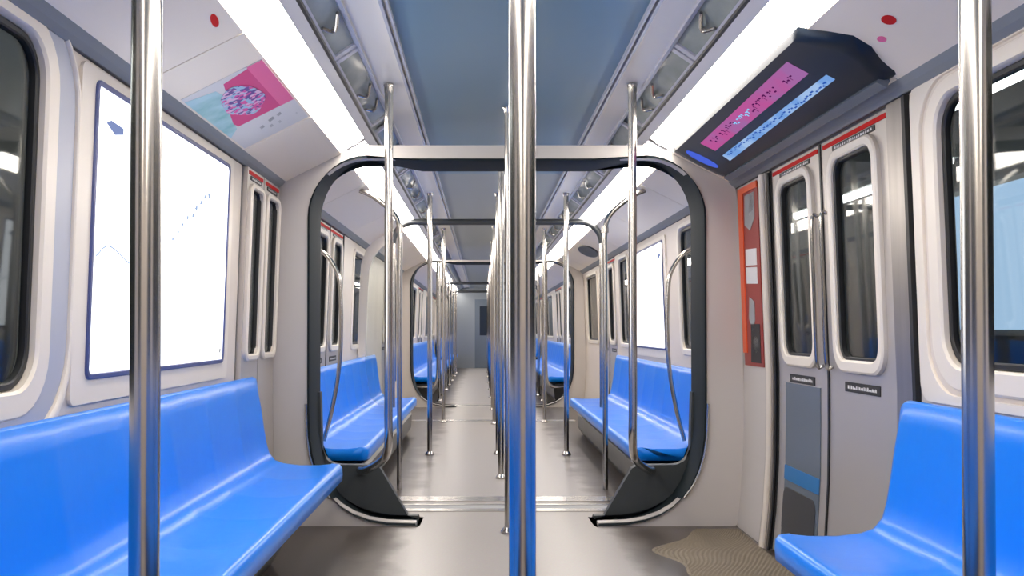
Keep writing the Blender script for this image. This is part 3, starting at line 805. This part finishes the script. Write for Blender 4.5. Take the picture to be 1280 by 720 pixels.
# ---------------------------------------------------------------- advert on the left cove
def cl(u, v, d): return cp(-1,u,v,d)
t = thing('advert_poster', 'pink and teal advertising poster with a speckled disc on the left cove panel', 'poster', (-1.1,3.9,2.04))
obj('paper', plate(cl, [(.03,3.42),(.97,3.42),(.97,4.34),(.03,4.34)], .0045, .007), 'poster', t)
obj('pink_field', plate(cl, [(.03,3.42),(.52,3.47),(.60,3.62),(.72,3.78),(.80,3.94),(.78,4.0),(.03,4.0)], .0072, .0082), 'pink_deep', t)
obj('pink_border', plate(cl, [(.03,3.42),(.21,3.42),(.21,4.0),(.03,4.0)], .0083, .0090), 'pink', t)
obj('teal_field', plate(cl, [(.97,3.46),(.64,3.50),(.60,3.62),(.72,3.78),(.82,4.02),(.97,4.10)], .0072, .0080), 'teal', t)
obj('speckled_disc', plate(cl, [(.50+.235*math.cos(a)*(1+.05*math.sin(5*a)),3.73+.19*math.sin(a)*(1+.05*math.cos(4*a))) for a in [2*PI*k/32 for k in range(32)]], .0092, .0102), 'speckle', t)
bm = bmesh.new()
for u,v,w_ in ((.30,4.10,.05),(.42,4.12,.07),(.48,4.2,.04),(.58,4.16,.05),(.12,4.2,.02),(.36,4.2,.03)):
    for q in range(3):
        bm = bmesh.new(); bm.faces.new([bm.verts.new(cl(u+a*w_,v+b*w_*1.5+q*.012,.0075)) for a,b in ((-.6,-.3),(.6,-.1),(.5,.0),(-.6,-.15))]); obj('line_drawing', bm, 'print_grey', t)
# red emergency decals
tag(obj('warning_decal', plate(cl, [(.14+.035*math.cos(a)+.02*math.sin(a),2.94+.05*math.sin(a)) for a in [2*PI*k/16 for k in range(16)]], .0042, .006), 'red'), 'small red decal on the left cove panel above the lit screen', 'decal')
tag(obj('warning_decal', plate(lambda u,v,d: cp(1,u,v,d), [(.44+.06*math.cos(a),2.79+.03*math.sin(a)) for a in [2*PI*k/16 for k in range(16)]], .0042, .006), 'red'), 'small red decal on the right cove panel beside the navy display', 'decal')
tag(obj('warning_decal', plate(lambda u,v,d: cp(1,u,v,d), [(.55+.04*math.cos(a),2.92+.02*math.sin(a)) for a in [2*PI*k/16 for k in range(16)]], .0042, .006), 'pink'), 'faint pink decal below the red one on the right cove', 'decal')
# sensor cover on the distant right cove
tag(obj('speaker_cover', plate(lambda u,v,d: cp(1,u,v,d), [(.5+.34*math.cos(a),10.9+.42*math.sin(a)) for a in [2*PI*k/24 for k in range(24)]], .004, .02), 'rubber_grey'), 'dark oval cover on the right cove panel beyond the near portal', 'cover')

# ---------------------------------------------------------------- red notice board by the right doors
t = thing('notice_board', 'tall narrow red framed notice panel between the portal and the right doors', 'sign', (1.33,5.07,.9))
f = lambda u,v,d: wp(1,u,v,d)
bd = obj('board', plate(f, rrect(4.90,5.25,.92,1.905,.004,2), .0045, .010), 'dark_red', t)
obj('orange_frame', plate(f, [(5.255,.99),(5.255,1.91),(4.90,1.91),(4.90,1.875),(5.165,1.875),(5.185,1.4),(5.185,.99)], .008, .016), 'orange', t)
def patch(pts, m, name): 
    obj(name, plate(f, pts, .0101, .0125), m, bd)
patch([(4.96,1.86),(5.13,1.86),(5.15,1.70),(5.05,1.66),(4.96,1.72)], 'print_grey', 'printed_picture')
patch([(4.97,1.85),(5.03,1.85),(5.06,1.74),(4.98,1.76)], 'print_white', 'printed_figure')
patch([(4.95,1.555),(5.15,1.565),(5.15,1.475),(4.95,1.465)], 'print_white', 'printed_panel')
patch([(4.95,1.455),(5.15,1.465),(5.15,1.375),(4.95,1.365)], 'print_white', 'printed_panel')
patch([(5.02,1.27),(5.11,1.30),(5.13,1.18),(5.07,1.11),(5.02,1.17)], 'print_grey', 'printed_figure')
patch([(4.94,1.15),(5.10,1.15),(5.12,.94),(4.94,.94)], 'black_print', 'printed_panel')
patch([(4.98+.0+.05*math.cos(a)+.04,1.04+.045*math.sin(a)) for a in [2*PI*k/12 for k in range(12)]], 'print_white', 'printed_symbol')

# ---------------------------------------------------------------- outside: platform seen through the windows
bm = bmesh.new(); box(bm, 3.4,3.5, -3,30, -1,4); struct('wall_platform_right', bm, 'plat_wall')
bm = bmesh.new(); box(bm, -3.5,-3.4, -3,30, -1,4); struct('wall_platform_left', bm, 'plat_col')
bm = bmesh.new(); box(bm, 1.7,3.4, -3,30, -.15,-.05); struct('floor_platform_right', bm, 'plat_col')
bm = bmesh.new(); box(bm, -3.4,-1.7, -3,30, -.15,-.05); struct('floor_platform_left', bm, 'plat_col')
def tube_light(x, y0, y1, z, lab):
    t = thing('platform_light', lab, 'light', (x,(y0+y1)/2,z), 'tube lights outside')
    bm = bmesh.new(); box(bm, x-.06,x+.06,y0,y1,z,z+.05); obj('housing', bm, 'plat_col', t)
    bm = bmesh.new(); tube(bm, [(x,y0+.03,z-.02),(x,y1-.03,z-.02)], .035, 10); obj('tube', bm, 'tube', t)
    for q in (y0+.1, y1-.1):
        bm = bmesh.new(); box(bm, x-.01,x+.01,q-.01,q+.01,z+.05,4.0); obj('hanger', bm, 'plat_col', t)
tube_light(2.9, 6.0, 9.0, 2.24, 'long white tube light outside, seen through the near right door window')
tube_light(2.9, 9.8, 12.0, 2.24, 'white tube light outside, seen through the far leaf of the right doors')
tube_light(2.5, 3.6, 6.4, 2.40, 'white tube light outside, high in the right foreground window')
tube_light(-2.9, 8.0, 13.0, 2.9, 'white tube light high outside the left doors')  # lamp added to lighten the platform wall behind the left door panes
tube_light(-2.8, 2.0, 5.0, 2.2, 'white tube light outside the left foreground window')
t = thing('lit_panel', 'pale blue lit advertising panel outside, seen through the right foreground window', 'panel', (3.3,5.8,1.1))
bm = bmesh.new(); box(bm, 3.30,3.36,5.45,7.0,1.08,2.12); obj('frame', bm, 'plat_col', t)
bm = bmesh.new(); box(bm, 3.285,3.30,5.5,6.95,1.12,2.08); obj('lit_face', bm, 'lit_ad', t)
for x,y,lab in ((-2.6,6.3,'pale round column outside on the left platform'),(2.75,14.5,'pale round column outside on the right platform')):
    tag(obj('column', (lambda b_: (tube(b_, [(x,y,-.05),(x,y,3.9)], .16, 24), b_)[1])(bmesh.new()), 'plat_col', None, True), lab, 'column')
bm = bmesh.new(); box(bm, -3.5,3.5,-3,30,4.0,4.1); struct('ceiling_platform', bm, 'plat_wall')

# ---------------------------------------------------------------- world, camera, view
w = bpy.data.worlds.new('world'); scene.world = w; w.use_nodes = True
w.node_tree.nodes['Background'].inputs[0].default_value = (.6,.7,.8,1); w.node_tree.nodes['Background'].inputs[1].default_value = .05
cam = bpy.data.cameras.new('camera'); co = bpy.data.objects.new('camera', cam); C.objects.link(co); scene.camera = co
F = 1160.0
cam.sensor_width = 36; cam.lens = 36*F/1280
PITCH = .8
co.location = (-.14, 0, 1.12); co.rotation_euler = (math.radians(90+PITCH), 0, 0)
cam.shift_x = (640-603)/1280
cam.shift_y = (412 - F*math.tan(math.radians(PITCH)) - 360)/1280
cam.clip_start = .02
scene.view_settings.view_transform = 'Standard'; scene.view_settings.look = 'None'
scene.view_settings.gamma = 1; scene.view_settings.use_curve_mapping = False
scene.view_settings.exposure = 0.22
cy = scene.cycles
cy.max_bounces = 10; cy.diffuse_bounces = 8; cy.glossy_bounces = 5; cy.transparent_max_bounces = 12
cy.use_denoising = True; cy.sample_clamp_indirect = 6
cy.caustics_reflective = False
